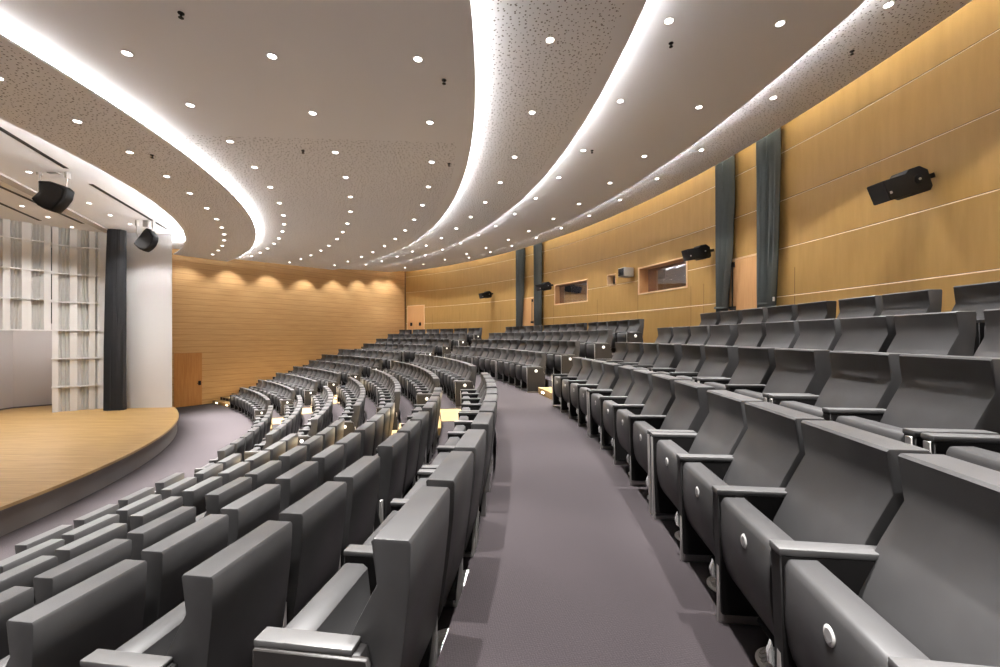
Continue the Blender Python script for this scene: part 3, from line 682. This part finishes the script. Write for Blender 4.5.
SEATS=[s for s in SEATS if seen(s)]
for s in SEATS:
    p=P(s['a'],s['R']+.2,s['z']+.6); s['d']=(p-Vector((0,0,EYE))).length
# middle/far block seats: count from the stairs nearest the camera
cnt={}
for s in SEATS: cnt.setdefault((s['b'],s['t'],s['k']),[]).append(s)
for key,l in cnt.items():
    l.sort(key=lambda s:-s['a'] if key[0]=='near' else s['a'])
    for i,s in enumerate(l): s['n']=i+1
SEATS.sort(key=lambda s:s['d'])
def rowname(s):
    k=s['k']
    return ('%s row %s the aisle'%(ORD[k],'above' if s['t']=='U' else 'below'))
def seat_label(s):
    st={'near':'the stairs','middle':'the nearer stairs','far':'the middle stairs'}[s['b']]
    bl={'near':'nearest block','middle':'middle block','far':'far block'}[s['b']]
    return 'dark leather seat, %s from %s, %s, %s'%(ORD[s['n']],st,rowname(s),bl)
def build_seat(s, lod):
    g=G; t=thing('auditorium_seat',seat_label(s),'seat',P(s['a'],s['R'],s['z']),rad(s['a']),'seats of the %s, %s'%(rowname(s),{'near':'nearest block','middle':'middle block','far':'far block'}[s['b']]))
    link('backrest',g['backrest'],t)
    c=link('seat_cushion',g['cushion'],t)
    full = s['near_end']
    q=g['near']
    if lod<2 or s['n']>0:
        sp=link('side_panel',q['side_panel'],t); link('armrest',q['armrest'],sp)
        link('leg',q['leg_full'] if full else q['leg'],t)
    if s['far_end']:
        q2=g['far']; sp=link('side_panel',q2['side_panel'],t); link('armrest',q2['armrest'],sp); link('leg',q2['leg_full'],t)
    if lod==0:
        d=link('number_disc',g['disc'],c); link('disc_centre',g['discmark'],c)
        link('hinge_bracket',g['hinge'],t); link('floor_rail',g['rail'],t); link('foot_rail',q['floor_rail'],sp)
    if s['row_near'] and s['k']+(s['t']=='U')*0>0 and (s['b']!='near' or s['k']<2):
        e=link('end_panel',g['end_panel'],t); d=link('row_disc',g['row_disc'],e); d['label']='round white row marker disc'
    return t
LIMIT=300
for i,s in enumerate(SEATS[:LIMIT]): build_seat(s, 0 if s['d']<9.5 else 1)
rest=SEATS[LIMIT:]
if rest:
    bm=bmesh.new(); mats=[M['leather'],M['arm'],M['black'],M['silver'],M['endp'],M['disc']]; idx={m.name:i for i,m in enumerate(mats)}
    for s in rest:
        mw=Matrix.Translation(P(s['a'],s['R'],s['z']))@Matrix.Rotation(rad(s['a']),4,'Z')
        ms=[G['backrest'],G['cushion'],G['near']['side_panel'],G['near']['armrest'],G['near']['leg_full' if s['near_end'] else 'leg']]
        if s['far_end']: ms += [G['far']['side_panel'],G['far']['armrest'],G['far']['leg_full']]
        if s['row_near'] and s['b']!='near': ms += [G['end_panel'],G['row_disc']]
        for me in ms:
            nb=len(bm.verts); nf=len(bm.faces); bm.from_mesh(me); bm.verts.ensure_lookup_table(); bm.faces.ensure_lookup_table()
            bmesh.ops.transform(bm,matrix=mw,verts=bm.verts[nb:])
            mi=idx[me.materials[0].name]
            for fc in bm.faces[nf:]: fc.material_index=mi
    me=bpy.data.meshes.new('distant_seats'); bm.to_mesh(me); bm.free()
    for m in mats: me.materials.append(m)
    o=link('distant_seats',me); tag(o,'mass of distant dark seats in the far block beside the wooden end wall','seats',None,'stuff')
print('SEATS',len(SEATS),'stuff',len(rest))

# floor air vents under the front row seats beside the aisle
M['vent']=mat('vent_white', (.78,.77,.76), .4)
vm=MB().lathe((0,0,0),[(.105,0),(.105,.006),(.092,.012),(.0915,.009)],28).mesh('vent_rim',M['vent'])
vb=MB()
for k in range(-4,5):
    y=k*.019; w=math.sqrt(max(0,.088**2-y*y)); vb.box(-w,w,y-.0055,y+.0055,.008,.013)
vs_=vb.mesh('vent_slats',M['vent']); vk=MB().lathe((0,0,0),[(.09,0),(.09,.0085)],24).mesh('vent_well',M['plastic'])
for s in SEATS[:LIMIT]:
    if s['b']=='near' and s['k']==1 and s['d']<(6.5 if s['t']=='U' else 3.4):
        xo=.15 if s['t']=='U' else .40
        t=thing('floor_vent','pale slatted floor vent under the %s seat from the stairs, %s'%(ORD[s['n']],rowname(s)),'floor vent',P(s['a'],s['R']+xo,s['z']),rad(s['a']+25),'round floor vents under the seats')
        link('rim',vm,t); link('slats',vs_,t); link('well',vk,t)

# ------------------------------------------------------------------ wooden stairs
def stair(label, a0f, a1f, tiers, upper):
    t=thing('wooden_stair',label,'stairs',(0,0,0))
    for (Re,z0,z1) in tiers:
        a0,a1=a0f(Re),a1f(Re)
        b=MB(); b.sector(a0,a1,Re-.36,Re+.002,z0+.001,(z0+z1)/2,.5); (b.sector(a0,a1,Re,Re+.50,z1-.14,z1+.006,.5) if abs(z1)>.01 else None)
        tr=link('tread', b.mesh('tread',M['step_wood'],smooth=False), t)
        l=MB(); am=(a0+a1)/2
        for q in (-.28,.28):
            dd=degrees(.10/Re); ac=am+q*(a1-a0); l.sector(ac-dd,ac+dd,Re-.366,Re-.358,z0+.045,z0+.085,1); 
        link('step_light', l.mesh('step_light',M['steplamp'],smooth=False), tr)
    return t
lowt=[(Ledge(k),Lz(k),(Lz(k-1) if k>1 else 0.0)) for k in range(7,0,-1)]
uppt=[(27.5,0,.285),(28.38,.285,.57),(29.26,.57,.855)]
lin=lambda x0,x1:(lambda R:x0+(x1-x0)*(R-20.0)/(25.7-20.0))
stair('lit oak stairs running down between nearest and middle seat blocks',lambda R:7.75,lin(10.2,11.1),lowt,False)
stair('lit oak stairs rising from the aisle between nearest and middle seat blocks',lambda R:7.35,lambda R:11.2,uppt,True)
stair('lit oak stairs running down between middle and far seat blocks',lin(28.9,29.9),lin(32.2,33.5),lowt,False)
stair('oak stairs rising from the aisle between middle and far seat blocks',lambda R:30.3,lambda R:34.0,uppt,True)
stair('lit oak stairs climbing along the wooden end wall past the front door',lin(48.9,50.8),lambda R:AW-.05,lowt,False)
stair('oak stairs climbing along the wooden end wall to the corner door',lambda R:50.4,lambda R:AW-.05,uppt,True)
# small warm lamps that light the stairs
def lampd(e):
    l=bpy.data.lights.new('step_lamp','POINT'); l.energy=e; l.color=(1,.80,.5); l.shadow_soft_size=.08; return l
ld=lampd(7)
for a,ts in ((9.4,lowt[1:]+uppt),(31.4,lowt+uppt),(51.5,lowt)):
    for (Re,z0,z1) in ts:
        o=bpy.data.objects.new('step_lamp',ld); COL.objects.link(o); o.location=P(a,Re-.62,z0+.42)

# ------------------------------------------------------------------ world, camera, view
w=bpy.data.worlds.new('room_fill'); S.world=w; w.use_nodes=True
w.node_tree.nodes['Background'].inputs[0].default_value=(.95,.93,.92,1); w.node_tree.nodes['Background'].inputs[1].default_value=.05
cam=bpy.data.cameras.new('camera'); co=bpy.data.objects.new('camera',cam); COL.objects.link(co)
co.location=(0,0,EYE); co.rotation_euler=(pi/2,0,0); cam.sensor_width=36; cam.lens=F*36/1000; cam.shift_y=3.5/1000; cam.clip_start=.02; cam.clip_end=200
S.camera=co
S.view_settings.view_transform='Standard'; S.view_settings.look='None'; S.view_settings.gamma=1; S.view_settings.use_curve_mapping=False
S.view_settings.exposure=0.22
S.cycles.use_denoising=True; S.cycles.max_bounces=7; S.cycles.diffuse_bounces=5; S.cycles.glossy_bounces=3; S.cycles.sample_clamp_indirect=6
